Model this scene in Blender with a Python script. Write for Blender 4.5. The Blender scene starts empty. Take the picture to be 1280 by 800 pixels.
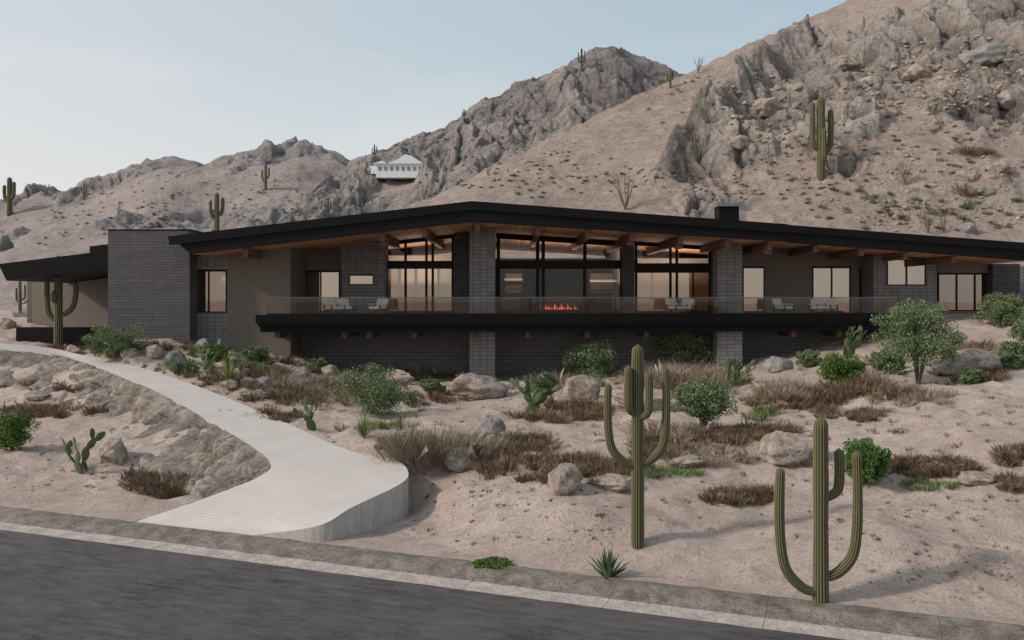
import bpy, bmesh, math, random
import numpy as np
from mathutils import Vector, noise, Matrix
from mathutils.bvhtree import BVHTree
random.seed(7); rng=np.random.default_rng(7)
sc=bpy.context.scene
F=1108.0; EZ=6.0; HY=374.0
def wx(px,Y): return (px-640)/F*Y
def wz(py,Y): return EZ-(py-HY)/F*Y
def ground_pt(px,py,z):
    Y=(EZ-z)*F/(py-HY); return np.array([wx(px,Y),Y,z])
# ------------------------------------------------------------ noise
def _h(ix,iy,s):
    n=(ix.astype(np.int64)*374761393+iy.astype(np.int64)*668265263+s*974711)&0x7fffffff
    n=((n^(n>>13))*1274126177)&0x7fffffff
    return ((n^(n>>16))&0xffff)/65535.0*2*math.pi
def perlin(x,y,s=0):
    x=np.asarray(x,float);y=np.asarray(y,float)
    xi=np.floor(x);yi=np.floor(y);fx=x-xi;fy=y-yi
    u=fx*fx*fx*(fx*(fx*6-15)+10);v=fy*fy*fy*(fy*(fy*6-15)+10)
    def g(ax,ay):
        a=_h(xi+ax,yi+ay,s); return np.cos(a)*(fx-ax)+np.sin(a)*(fy-ay)
    return ((g(0,0)*(1-u)+g(1,0)*u)*(1-v)+(g(0,1)*(1-u)+g(1,1)*u)*v)*1.5
def fbm(x,y,o=5,s=0):
    r=0;a=1.
    for i in range(o):
        r=r+a*perlin(x,y,s+i);a*=.5;x=x*2.03+11.3;y=y*2.03-7.1
    return r
def ridged(x,y,o=5,s=0):
    r=0;a=1.;w=1.
    for i in range(o):
        n=1-np.abs(perlin(x,y,s+i));n=n*n
        r=r+a*n*w;w=np.clip(n*1.5,0,1);a*=.5;x=x*2.07+5.3;y=y*2.07-3.1
    return r/1.6-.6
def blocks(x,y,s=0):
    """angular rock blocks: tilted facets per cell, with joints between them -> (height, joint)"""
    x=x+.35*perlin(x*1.3,y*1.3,s+50);y=y+.35*perlin(x*1.3+9,y*1.3,s+51)
    xi=np.floor(x);yi=np.floor(y);f1=np.full(x.shape,9.);f2=np.full(x.shape,9.);h=np.zeros(x.shape)
    for ax in (-1,0,1):
        for ay in (-1,0,1):
            cx=xi+ax;cy=yi+ay;a=_h(cx,cy,s)/6.2832;b=_h(cx,cy,s+1)/6.2832;c=_h(cx,cy,s+2)/6.2832;e=_h(cx,cy,s+3)/6.2832
            dx=x-cx-a;dy=y-cy-b;d=np.sqrt(dx*dx+dy*dy);hh=c+(e-.5)*1.4*dx+(a-.6)*1.6*dy
            nw=d<f1;f2=np.where(nw,f1,np.minimum(f2,d));h=np.where(nw,hh,h);f1=np.where(nw,d,f1)
    return h,np.clip((f2-f1)/.22,0,1)
def sstep(a,b,x):
    t=np.clip((np.asarray(x,float)-a)/(b-a),0,1);return t*t*(3-2*t)
# ------------------------------------------------------------ materials
class NT:
    def __init__(s,name):
        s.m=bpy.data.materials.new(name);s.m.use_nodes=True;s.t=s.m.node_tree
        s.b=s.t.nodes['Principled BSDF'];s.out=s.t.nodes['Material Output']
    def n(s,typ,ins=None,**kw):
        nd=s.t.nodes.new(typ)
        for k,v in kw.items(): setattr(nd,k,v)
        for k,v in (ins or {}).items(): s.set(nd,k,v)
        return nd
    def set(s,nd,k,v):
        if isinstance(v,bpy.types.NodeSocket): s.t.links.new(v,nd.inputs[k])
        else: nd.inputs[k].default_value=v
    def noise(s,vec,scale,detail=6,rough=.6,dist=0):
        return s.n('ShaderNodeTexNoise',{'Vector':vec,'Scale':scale,'Detail':detail,'Roughness':rough,'Distortion':dist}).outputs['Fac']
    def ramp(s,fac,stops):
        r=s.n('ShaderNodeValToRGB',{'Fac':fac});e=r.color_ramp.elements
        while len(e)<len(stops): e.new(.5)
        for i,(p,c) in enumerate(stops):
            e[i].position=p;e[i].color=(c,c,c,1) if isinstance(c,(int,float)) else (*c,1)
        return r.outputs['Color']
    def mix(s,f,a,b,mode='MIX'):
        m=s.n('ShaderNodeMix',data_type='RGBA',blend_type=mode)
        s.set(m,0,f)
        for k,v in ((6,a),(7,b)):
            s.set(m,k,(*v,1) if isinstance(v,tuple) and len(v)==3 else v)
        return m.outputs[2]
    def math(s,op,a,b=0.):
        m=s.n('ShaderNodeMath',operation=op);s.set(m,0,a);s.set(m,1,b);return m.outputs[0]
    def coord(s,k='Object'): return s.n('ShaderNodeTexCoord').outputs[k]
    def attr(s,nm): return s.n('ShaderNodeAttribute',attribute_name=nm).outputs['Fac']
    def bump(s,h,st=.5,d=.1,prev=None):
        b=s.n('ShaderNodeBump',{'Height':h,'Strength':st,'Distance':d})
        if prev is not None: s.set(b,'Normal',prev)
        return b.outputs['Normal']
    def fin(s,col,rough=.9,nrm=None,spec=.3,metal=0):
        s.set(s.b,'Base Color',col if not isinstance(col,tuple) else (*col[:3],1))
        s.set(s.b,'Roughness',rough);s.set(s.b,'Specular IOR Level',spec);s.set(s.b,'Metallic',metal)
        if nrm is not None: s.set(s.b,'Normal',nrm)
        return s.m
def simple(name,c1,c2,scale=4,rough=.8,bump=.2,bd=.02,spec=.3,metal=0):
    k=NT(name);o=k.coord();f=k.noise(o,scale)
    c=k.ramp(f,[(.3,c1),(.7,c2)]);return k.fin(c,rough,k.bump(k.noise(o,scale*8,4),bump,bd),spec,metal)
def leafmat(name,c1,c2,c3,rough=.7):
    k=NT(name);g=k.n('ShaderNodeNewGeometry').outputs['Random Per Island']
    f=k.noise(k.coord(),3,3);f=k.math('ADD',k.math('MULTIPLY',g,.6),k.math('MULTIPLY',f,.4))
    return k.fin(k.ramp(f,[(.15,c1),(.5,c2),(.85,c3)]),rough,None,.2)
def ground_mat():
    k=NT('desert_soil');o=k.coord()
    big=k.noise(o,.22,6,.65);mid=k.noise(o,1.5,8,.7);fine=k.noise(o,16,6,.75);md=k.noise(o,5,7,.7)
    c=k.ramp(big,[(.32,(.49,.385,.33)),(.48,(.62,.505,.44)),(.66,(.70,.59,.525))])
    c=k.mix(k.ramp(mid,[(.46,0.),(.62,.6)]),c,(.44,.345,.29))
    c=k.mix(k.ramp(md,[(.34,.55),(.46,0.)]),c,(.33,.255,.215))
    c=k.mix(k.ramp(fine,[(.35,.65),(.50,0.)]),c,(.29,.225,.19))
    c=k.mix(k.ramp(fine,[(.58,0.),(.7,.6)]),c,(.74,.65,.59))
    v=k.n('ShaderNodeTexVoronoi',{'Vector':o,'Scale':9.});
    c=k.mix(k.ramp(v.outputs['Distance'],[(.12,.5),(.22,0.)]),c,(.46,.41,.375))
    n1=k.bump(mid,1.,.28);n15=k.bump(md,.9,.11,n1);n2=k.bump(fine,.8,.05,n15)
    return k.fin(c,.95,n2,.1)
def hill_mat(name,soil1,soil2,rock1,rock2,rock3,s=1.,haze=0):
    k=NT(name);o=k.coord();a=k.attr('rock');cv=k.attr('cav_shade')
    st=k.n('ShaderNodeMapping',{'Vector':o,'Rotation':(.5,.6,.3),'Scale':(1,1,2.6)}).outputs[0]
    n1=k.noise(st,.07*s,5,.6,.6);n2=k.noise(st,.40*s,8,.66,.5);n3=k.noise(o,1.9*s,7,.7)
    t=k.math('ADD',k.math('MULTIPLY',cv,.60),k.math('MULTIPLY',n2,.50))  # crevice shade and ridge light painted into the rock colour
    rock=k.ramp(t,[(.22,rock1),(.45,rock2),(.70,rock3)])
    rock=k.mix(k.ramp(n1,[(.44,0.),(.60,.45)]),rock,tuple(x*1.1 for x in rock2))
    rock=k.mix(k.ramp(n3,[(.36,.5),(.48,0.)]),rock,rock1)
    soil=k.ramp(n2,[(.35,soil1),(.65,soil2)])
    soil=k.mix(k.ramp(n1,[(.40,0.),(.62,.5)]),soil,tuple(x*.82 for x in soil1))
    soil=k.mix(k.ramp(n3,[(.38,.5),(.52,0.)]),soil,tuple(x*.66 for x in soil1))
    f=k.math('ADD',a,k.math('MULTIPLY',k.math('SUBTRACT',n2,.5),1.5))
    f=k.ramp(f,[(.42,0.),(.56,1.)])
    c=k.mix(f,soil,rock)
    b=k.bump(n2,1.,1.8/s);b=k.bump(n3,1.,.5/s,b)
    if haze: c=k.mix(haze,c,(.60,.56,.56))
    return k.fin(c,.95,b,.1)
M={}
M['soil']=ground_mat()
def asphalt():
    k=NT('asphalt');o=k.coord()
    st=k.n('ShaderNodeMapping',{'Vector':o,'Scale':(.5,1.6,1)}).outputs[0]
    a=k.noise(st,2.5,9,.78,.4);b=k.noise(o,38,4,.7);c0=k.noise(o,.35,5)
    c=k.ramp(a,[(.38,(.050,.045,.047)),(.60,(.145,.132,.133))])
    c=k.mix(k.ramp(c0,[(.4,0.),(.65,.5)]),c,(.175,.16,.16))
    c=k.mix(k.ramp(b,[(.54,0.),(.68,.7)]),c,(.28,.26,.255))
    n=k.bump(a,1.,.14);n=k.bump(b,.8,.025,n);return k.fin(c,.88,n,.25)
M['asphalt']=asphalt()
def concrete(name,c1,c2,joint=2.4,bs=.3):
    k=NT(name);o=k.coord();a=k.noise(o,2.2,9,.78);b=k.noise(o,20,5,.7)
    c=k.ramp(a,[(.38,c1),(.60,c2)]);c=k.mix(k.ramp(b,[(.34,.7),(.52,0.)]),c,tuple(x*.45 for x in c1))
    if joint:
        x=k.n('ShaderNodeSeparateXYZ',{0:o}).outputs['X']
        f=k.math('FRACT',k.math('DIVIDE',x,joint));f=k.math('LESS_THAN',f,.006)
        c=k.mix(k.math('MULTIPLY',f,.8),c,(.09,.08,.07))
    return k.fin(c,.9,k.bump(b,bs,.04,k.bump(a,.9,.14)),.2)
M['kerb']=concrete('kerb_concrete',(.14,.12,.105),(.34,.30,.265),3.)
M['gutter']=concrete('gutter_concrete',(.42,.365,.325),(.66,.585,.525),3.)
def drive():
    k=NT('driveway_concrete');o=k.coord();a=k.noise(o,.8,8,.7);b=k.noise(o,25,5,.7)
    st=k.n('ShaderNodeMapping',{'Vector':o,'Rotation':(0,0,.7),'Scale':(.6,9,9)}).outputs[0]
    s=k.noise(st,1.5,6,.6)
    c=k.ramp(a,[(.3,(.48,.445,.42)),(.7,(.56,.525,.50))])
    c=k.mix(k.ramp(s,[(.35,.22),(.6,0.)]),c,(.40,.365,.34))
    c=k.mix(k.ramp(b,[(.3,.4),(.5,0.)]),c,(.37,.335,.31))
    return k.fin(c,.85,k.bump(s,.2,.02,k.bump(b,.2,.01)),.25)
M['drive']=drive()
def dwall():
    k=NT('board_formed_concrete');o=k.coord()
    st=k.n('ShaderNodeMapping',{'Vector':o,'Scale':(5,5,.4)}).outputs[0]
    s=k.noise(st,2,6,.7);b=k.noise(o,6,7,.7)
    c=k.ramp(s,[(.3,(.36,.33,.305)),(.7,(.58,.545,.51))]);c=k.mix(k.ramp(b,[(.35,.4),(.6,0.)]),c,(.30,.265,.24))
    return k.fin(c,.9,k.bump(s,.6,.05),.2)
M['dwall']=dwall()
def cmu(name,c1,c2,m,bw=.4,bh=.2,bs=.5):
    k=NT(name);o=k.coord();s=k.n('ShaderNodeSeparateXYZ',{0:o})
    v=k.n('ShaderNodeCombineXYZ',{0:k.math('ADD',s.outputs[0],s.outputs[1]),1:s.outputs[2]}).outputs[0]
    b=k.n('ShaderNodeTexBrick',{'Vector':v,'Color1':(*c1,1),'Color2':(*c2,1),'Mortar':(*m,1),'Scale':1.,'Mortar Size':.014,'Brick Width':bw,'Row Height':bh,'Bias':0.})
    b.offset=0.5 if bw>.45 else 0.
    n=k.noise(o,3,6);c=k.mix(k.ramp(n,[(.3,.3),(.6,0.)]),b.outputs['Color'],tuple(x*.6 for x in c1))
    h=k.math('SUBTRACT',1.,b.outputs['Fac'])
    return k.fin(c,.85,k.bump(k.noise(o,40,4),.2,.01,k.bump(h,bs,.04)),.3)
M['cmu']=cmu('block_masonry',(.165,.156,.155),(.215,.204,.20),(.080,.076,.075),.4,.2)
M['cmu_m']=cmu('basement_block_masonry',(.15,.142,.142),(.19,.181,.179),(.065,.062,.062),.6,.2)
M['cmu_d']=cmu('dark_block_masonry',(.066,.064,.067),(.09,.087,.09),(.032,.031,.033),.6,.2)
M['cmu_l']=cmu('ledge_block_masonry',(.090,.087,.089),(.115,.11,.111),(.05,.05,.052),1.2,.15)
M['stucco']=simple('taupe_stucco',(.15,.128,.110),(.175,.152,.132),2,.9,.3,.01)
M['stucco_l']=simple('light_taupe_stucco',(.21,.18,.155),(.24,.21,.18),2,.9,.3,.01)
M['black']=simple('black_metal',(.0035,.0035,.004),(.006,.006,.0068),1.5,.6,.05,.005,.15)
M['frame']=simple('black_frame',(.006,.006,.006),(.009,.009,.009),3,.5,.02,.002,.2)
def wood(name,a,b,d,ax='X',w=.14):
    k=NT(name);o=k.coord();s=k.n('ShaderNodeSeparateXYZ',{0:o})
    f=k.math('DIVIDE',s.outputs[ax],w);fr=k.math('FRACT',f);fl=k.math('FLOOR',f)
    wn=k.n('ShaderNodeTexWhiteNoise',{'W':fl},noise_dimensions='1D').outputs['Value']
    st=k.n('ShaderNodeMapping',{'Vector':o,'Scale':(12,1,12) if ax=='X' else (1,12,12)}).outputs[0]
    g=k.noise(st,1.2,6,.6,.5)
    c=k.ramp(k.math('ADD',k.math('MULTIPLY',wn,.5),k.math('MULTIPLY',g,.5)),[(.2,a),(.75,b)])
    c=k.mix(k.math('LESS_THAN',fr,.06),c,d);return k.fin(c,.6,k.bump(g,.15,.01),.2)
M['soffit']=wood('cedar_soffit',(.34,.175,.085),(.55,.31,.17),(.12,.06,.03))
M['beam']=wood('glulam_timber',(.105,.062,.042),(.175,.105,.072),(.07,.045,.03),'Z',.09)
def glass(name,refl,tint,trans):
    k=NT(name);t=k.n('ShaderNodeBsdfTransparent',{'Color':(*trans,1)});
    nb=k.bump(k.noise(k.coord(),.5,2),.03,.1)
    g=k.n('ShaderNodeBsdfGlossy',{'Color':(*tint,1),'Roughness':.02,'Normal':nb})
    m=k.n('ShaderNodeMixShader',{0:refl,1:t.outputs[0],2:g.outputs[0]})
    k.t.links.new(m.outputs[0],k.out.inputs[0]);return k.m
M['glass_r']=glass('beige_reflection_glass',.62,(.70,.575,.47),(.5,.45,.4))  # beige of reflected tan terrain put into the gloss tint
M['glass_h']=glass('soft_beige_reflection_glass',.40,(.68,.56,.46),(.72,.66,.60))  # weaker mirror, same beige reflection colour put into the tint
M['glass']=glass('clear_glass',.045,(.9,.85,.8),(.87,.85,.82))
M['rail']=glass('railing_glass',.05,(.9,.85,.8),(.78,.75,.71))
M['curtain']=simple('linen_blind',(.48,.42,.36),(.56,.49,.42),3)
M['interior']=simple('interior_wall',(.26,.22,.18),(.32,.27,.22),2)
M['dark_int']=simple('dark_cabinetry',(.016,.015,.014),(.026,.024,.022),2,.7,.1,.01,.1)
M['white']=simple('white_upholstery',(.70,.67,.64),(.80,.78,.75),6,.9,.2,.01)
M['carpaint']=simple('silver_paint',(.45,.45,.46),(.5,.5,.51),1,.3,0,.001,.5,.3)
M['tyre']=simple('tyre_rubber',(.015,.015,.015),(.025,.025,.025),5)
M['patio']=simple('deck_tile',(.28,.25,.22),(.34,.31,.28),2)
def emis(name,c,st):
    k=NT(name);e=k.n('ShaderNodeEmission',{'Color':(*c,1),'Strength':st});k.t.links.new(e.outputs[0],k.out.inputs[0]);return k.m
M['fire']=emis('gas_flame',(1,.13,.09),1.)
M['steel']=simple('galvanised_steel',(.16,.18,.19),(.22,.24,.25),2,.5,.05,.01,.5,.4)
def rockmat(name,a,b,c,s=1,cr=.65):
    k=NT(name);o=k.coord();n1=k.noise(o,1.6*s,9,.7,.5);n2=k.noise(o,9*s,7,.7)
    col=k.ramp(n1,[(.32,a),(.5,b),(.68,c)]);col=k.mix(k.ramp(n2,[(.36,cr),(.52,0.)]),col,tuple(x*.35 for x in a))
    return k.fin(col,.92,k.bump(n2,.8,.07,k.bump(n1,.9,.2)),.15)
M['rock']=rockmat('tan_boulder',(.21,.17,.14),(.41,.34,.285),(.58,.495,.425))
M['rockg']=rockmat('grey_boulder',(.19,.185,.175),(.30,.29,.275),(.43,.41,.385))
def cliffmat():
    k=NT('cut_rock');o=k.coord();cv=k.attr('cav_shade')
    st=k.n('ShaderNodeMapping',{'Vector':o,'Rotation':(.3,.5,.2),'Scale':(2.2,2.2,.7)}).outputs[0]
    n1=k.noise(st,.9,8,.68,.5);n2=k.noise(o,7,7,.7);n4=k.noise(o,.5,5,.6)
    t=k.math('ADD',k.math('MULTIPLY',cv,.60),k.math('MULTIPLY',n1,.50))  # shade in hollows and light on proud rock painted into colour
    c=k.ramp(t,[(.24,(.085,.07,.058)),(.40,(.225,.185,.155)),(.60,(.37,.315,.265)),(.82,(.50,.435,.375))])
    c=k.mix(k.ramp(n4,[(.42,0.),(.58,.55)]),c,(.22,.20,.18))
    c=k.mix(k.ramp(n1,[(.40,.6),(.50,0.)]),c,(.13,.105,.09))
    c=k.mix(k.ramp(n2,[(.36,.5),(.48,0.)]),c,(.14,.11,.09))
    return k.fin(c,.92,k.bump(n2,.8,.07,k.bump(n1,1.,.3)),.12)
M['cliff']=cliffmat()
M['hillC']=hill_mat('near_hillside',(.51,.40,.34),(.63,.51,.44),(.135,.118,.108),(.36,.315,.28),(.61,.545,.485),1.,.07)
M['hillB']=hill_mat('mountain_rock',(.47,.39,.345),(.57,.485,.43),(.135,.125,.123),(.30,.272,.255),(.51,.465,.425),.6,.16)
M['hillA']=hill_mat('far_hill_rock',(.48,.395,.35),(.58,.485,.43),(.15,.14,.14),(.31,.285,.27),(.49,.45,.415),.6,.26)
def cactusmat():
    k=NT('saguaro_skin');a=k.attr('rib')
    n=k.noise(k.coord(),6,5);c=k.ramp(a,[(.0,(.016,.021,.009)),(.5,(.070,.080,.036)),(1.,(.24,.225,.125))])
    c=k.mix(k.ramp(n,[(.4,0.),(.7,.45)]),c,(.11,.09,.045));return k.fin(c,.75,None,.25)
M['cactus']=cactusmat()
M['pad']=simple('prickly_pear_pad',(.05,.085,.03),(.10,.14,.055),7,.7,.3,.01)
M['agave']=leafmat('agave_leaf',(.05,.09,.045),(.10,.15,.07),(.19,.24,.12))
M['agave_y']=leafmat('yucca_leaf',(.10,.15,.04),(.19,.24,.07),(.31,.34,.12))
M['leaf_g']=leafmat('bright_shrub_leaf',(.035,.075,.014),(.08,.155,.03),(.15,.25,.06))
M['leaf_s']=leafmat('sage_shrub_leaf',(.065,.105,.042),(.14,.195,.09),(.25,.31,.165))
M['dry']=leafmat('dry_brush_twig',(.065,.043,.026),(.175,.122,.078),(.31,.235,.155))
M['drygrey']=leafmat('grey_brush_twig',(.16,.125,.09),(.30,.245,.19),(.42,.355,.28))
M['grass']=leafmat('green_grass',(.07,.11,.04),(.14,.20,.07),(.23,.29,.12))
M['bark']=simple('shrub_bark',(.07,.05,.035),(.14,.11,.08),8,.9,.5,.02)
M['ocot']=simple('ocotillo_stem',(.10,.11,.07),(.19,.19,.125),8)
M['wwall']=simple('white_render',(.68,.70,.72),(.78,.80,.82),2)
# ------------------------------------------------------------ mesh helpers
def obj(name,me,mat=None,parent=None,smooth=False):
    o=bpy.data.objects.new(name,me);sc.collection.objects.link(o)
    if mat is not None and not me.materials: me.materials.append(mat)
    if smooth: me.polygons.foreach_set('use_smooth',[True]*len(me.polygons))
    if parent: o.parent=parent
    return o
def pd(name,v,f,mat=None,parent=None,smooth=False):
    me=bpy.data.meshes.new(name);me.from_pydata([tuple(map(float,p)) for p in v] if not isinstance(v,np.ndarray) else v.tolist(),[],f if isinstance(f,list) else f.tolist())
    me.update();return obj(name,me,mat,parent,smooth)
def fattr(o,nm,a):
    at=o.data.attributes.new(nm,'FLOAT','POINT');at.data.foreach_set('value',np.asarray(a).reshape(-1).astype(np.float32))
def gridfaces(n,m):
    i=np.arange(n-1)[:,None]*m+np.arange(m-1)[None,:]
    return np.stack([i,i+m,i+m+1,i+1],-1).reshape(-1,4)
def empty(name,loc=(0,0,0)):
    e=bpy.data.objects.new(name,None);sc.collection.objects.link(e);e.location=loc;e.empty_display_size=.2;return e
def box(name,x0,x1,y0,y1,z0,z1,mat,parent=None,bev=0):
    v=[(x0,y0,z0),(x1,y0,z0),(x1,y1,z0),(x0,y1,z0),(x0,y0,z1),(x1,y0,z1),(x1,y1,z1),(x0,y1,z1)]
    f=[(0,3,2,1),(4,5,6,7),(0,1,5,4),(1,2,6,5),(2,3,7,6),(3,0,4,7)]
    o=pd(name,v,f,mat,parent)
    if bev:
        m=o.modifiers.new('b','BEVEL');m.width=bev;m.segments=2
    return o
def prism(name,prof,y0,y1,mat,parent=None):
    n=len(prof);v=[(x,y0,z) for x,z in prof]+[(x,y1,z) for x,z in prof]
    f=[tuple(range(n)),tuple(range(2*n-1,n-1,-1))]+[(i,i+n,(i+1)%n+n,(i+1)%n) for i in range(n)]
    o=pd(name,v,f,mat,parent);bm=bmesh.new();bm.from_mesh(o.data);bmesh.ops.recalc_face_normals(bm,faces=bm.faces);bm.to_mesh(o.data);bm.free();return o
# ------------------------------------------------------------ driveway edges
DP=[((170,652,.15),(318,669,.16)),((235,630,.42),(398,657,.52)),((290,610,.66),(440,634,.80)),((325,595,.85),(500,605,1.02)),
((338,584,.95),(510,589,1.08)),((334,573,1.05),(492,575,1.12)),((320,562,1.15),(430,561,1.2)),((280,537,1.45),(350,525,1.6)),((200,492,2.1),(240,480,2.3)),
((150,471,2.45),(170,458,2.75)),((110,455,2.8),(100,443,3.15)),((50,441,3.2),(40,432,3.45)),((-80,434,3.5),(-80,424,3.8))]
TOE=[(168,654,.13),(222,641,.16),(255,628,.2),(283,620,.22),(296,616,.25),(265,622,.25),(238,617,.32),(198,596,.45),(140,545,.85),(98,515,1.3),(48,494,1.65),(-10,480,1.85),(-130,474,1.9)]
def catmull(P,k):
    P=np.array(P,float);Q=np.vstack([2*P[0]-P[1],P,2*P[-1]-P[-2]]);out=[]
    for i in range(1,len(Q)-2):
        for j in range(k):
            t=j/k;a,b,c,d=Q[i-1],Q[i],Q[i+1],Q[i+2]
            out.append(.5*((2*b)+(-a+c)*t+(2*a-5*b+4*c-d)*t*t+(-a+3*b-3*c+d)*t**3))
    out.append(P[-1]);return np.array(out)
DL=catmull([ground_pt(*a) for a,b in DP],8);DR=catmull([ground_pt(*b) for a,b in DP],8)
DT=catmull([ground_pt(*a) for a in TOE],8)
# ------------------------------------------------------------ terrain
P0=np.array([-14.5,25.1]);D=np.array([.932,-.362]);D/=np.linalg.norm(D);N=np.array([-D[1],D[0]])
def S(x,y): return (x-P0[0])*N[0]+(y-P0[1])*N[1]
C=[]
for t in np.arange(-60,90,6.): p=P0+D*t;C.append((p[0],p[1],.13))
for c in [(700,650,.75),(640,600,1.0),(640,560,1.3),(640,520,1.6),(640,485,1.9),(512,630,.08),(480,650,.1),(450,668,.12),(560,655,.22),(535,615,.4),(570,605,.85),(545,575,1.1),
 (1280,700,.6),(1280,600,1.6),(1280,540,2.3),(1280,480,3.),(1280,430,4.),(1100,660,.8),(1100,580,1.5),(1100,530,2.),(1150,480,2.9),(1000,560,1.5),(900,610,1.05),(900,540,1.6),
 (900,500,2.),(900,465,2.4),(1000,470,2.6),(1100,445,3.2),(0,600,.3),(0,560,.6),(0,515,1.1),(100,600,.3),(100,550,.65),(40,520,1.05),(500,520,1.55),(420,500,1.75),(330,480,2.2),(250,450,3.0),(850,660,.7),(800,682,.5)]:
    C.append(tuple(ground_pt(*c)))
for a in DP[5:]: p=ground_pt(*a[1]);C.append((p[0],p[1],p[2]-.04))
for a in TOE[1:]: C.append(tuple(ground_pt(*a)))
for px,py,Y in [(140,431,46),(200,426,46),(237,427,46.5),(300,441,47),(345,443,48),(420,464,49),(500,470,50),(600,468,50),(700,470,50),(820,457,50),(930,446,50),(1000,438,50),(1090,420,49),(1150,402,49),(1240,396,49),(1300,388,49),(20,406,54),(75,431,50.5),(120,430,50.5)]:
    C.append((wx(px,Y),Y,wz(py,Y)))
for x in (-55,-35,-20,0,20,40,60): C.append((x,64,5.0))
C+=[(-60,45,3.5),(-60,30,1.5),(60,30,4.5),(60,50,5.8),(40,35,4.2)]
C=np.array(C)
def phi(r): return np.sqrt(r*r+.6)
A=phi(np.linalg.norm(C[:,None,:2]-C[None,:,:2],axis=2))+np.eye(len(C))*1e-3*-1
n_=len(C);Pm=np.hstack([np.ones((n_,1)),C[:,:2]])
AA=np.block([[A,Pm],[Pm.T,np.zeros((3,3))]]);sol=np.linalg.solve(AA,np.concatenate([C[:,2],np.zeros(3)]))
def rbf(x,y):
    x=np.clip(x,-58,58);y=np.clip(y,-45,62);z=sol[n_]+sol[n_+1]*x+sol[n_+2]*y
    for i in range(n_): z=z+sol[i]*phi(np.hypot(x-C[i,0],y-C[i,1]))
    return z
def base_z(x,y):
    s=S(x,y);z=.13+(rbf(x,y)-.13)*sstep(0,1.6,s)
    am=sstep(.3,3,s);z=z+am*(.22*fbm(x/5,y/5,3,3)+.12*fbm(x/1.3,y/1.3,5,9))
    q=sstep(6,11,x)*(1-sstep(2.5,6,s))*sstep(.4,1.2,s);z=z+q*.16*ridged(x/1.4,y/.7,4,44)
    z=np.where(s<-.08,-.4,z);return np.where(s<-13.3,.1,z)
def tri_under(X,Y,Z):
    def apply(a,b,c):
        x0,x1=min(a[0],b[0],c[0]),max(a[0],b[0],c[0]);y0,y1=min(a[1],b[1],c[1]),max(a[1],b[1],c[1])
        idx=np.where((X>x0-.3)&(X<x1+.3)&(Y>y0-.3)&(Y<y1+.3))
        if len(idx[0])==0:return
        x=X[idx];y=Y[idx];d=(b[1]-c[1])*(a[0]-c[0])+(c[0]-b[0])*(a[1]-c[1])
        if abs(d)<1e-6:return
        l1=((b[1]-c[1])*(x-c[0])+(c[0]-b[0])*(y-c[1]))/d;l2=((c[1]-a[1])*(x-c[0])+(a[0]-c[0])*(y-c[1]))/d;l3=1-l1-l2
        ins=(l1>-.02)&(l2>-.02)&(l3>-.02);zz=l1*a[2]+l2*b[2]+l3*c[2]-.14
        Z[idx]=np.where(ins,np.minimum(Z[idx],zz),Z[idx])
    for i in range(len(DL)-1):
        apply(DL[i],DR[i],DR[i+1]);apply(DL[i],DR[i+1],DL[i+1])
def axis(a,b,st,lo,hi):
    m=list(np.arange(a,b,st));g=st;x=m[-1]
    while x<hi: g*=1.22;x+=g;m.append(x)
    g=st;x=m[0];l=[]
    while x>lo: g*=1.22;x-=g;l.append(x)
    return np.array(l[::-1]+m)
gx=axis(-30,32,.15,-1500,1500);gy=axis(13,53,.15,-1500,1500)
X,Y=np.meshgrid(gx,gy,indexing='ij');Z=base_z(X,Y);tri_under(X,Y,Z)
V=np.stack([X,Y,Z],-1).reshape(-1,3);Tf=gridfaces(len(gx),len(gy))
terrain=pd('desert_ground',V,Tf,M['soil'],None,True)
# rock cut beside drive
nv=40;k=len(DL);W=np.zeros((k,nv,3))
for j in range(nv):
    t=j/(nv-1);W[:,j,:]=DL*(1-t)+DT*t
    W[:,j,2]=DL[:,2]*(1-t)**1.25+DT[:,2]*(1-(1-t)**1.25)-.0-.12*(t>.97)
Wd=catmull(W.reshape(k,-1),6).reshape(-1,nv,3)
tt=np.linspace(0,1,nv)[None,:];am=np.sin(np.pi*np.clip(tt*.88+.05,0,1))**.6
hgt=np.clip((Wd[:,0:1,2]-Wd[:,-1:,2])/.9,.1,1)
al=np.concatenate([[0],np.cumsum(np.linalg.norm(np.diff(Wd[:,0,:],axis=0),axis=1))])[:,None]*np.ones((1,nv));dn=tt*1.6*np.ones_like(al)
r=ridged(al/1.5+dn*.3,dn/2.6,5,21);bh,bj=blocks(al/1.5+dn*.4,dn/.8,33);bh2,bj2=blocks(al/.5+dn*.2,dn/.35,37)
dsp=r*.28+(bh-.4)*.28-.12*(1-bj)+(bh2-.4)*.09-.04*(1-bj2)+.07*fbm(al/.3,dn/.3,3,8)
Wd[...,2]+=am*hgt*(dsp*.5+.02);Wd[...,0]-=am*hgt*dsp*.75;Wd[...,1]-=am*hgt*dsp*.5
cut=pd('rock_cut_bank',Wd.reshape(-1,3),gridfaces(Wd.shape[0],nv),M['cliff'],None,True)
fattr(cut,'cav_shade',np.clip(.5+dsp*1.2,0,1))  # painted shading value: low in hollows, high on proud rock
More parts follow.
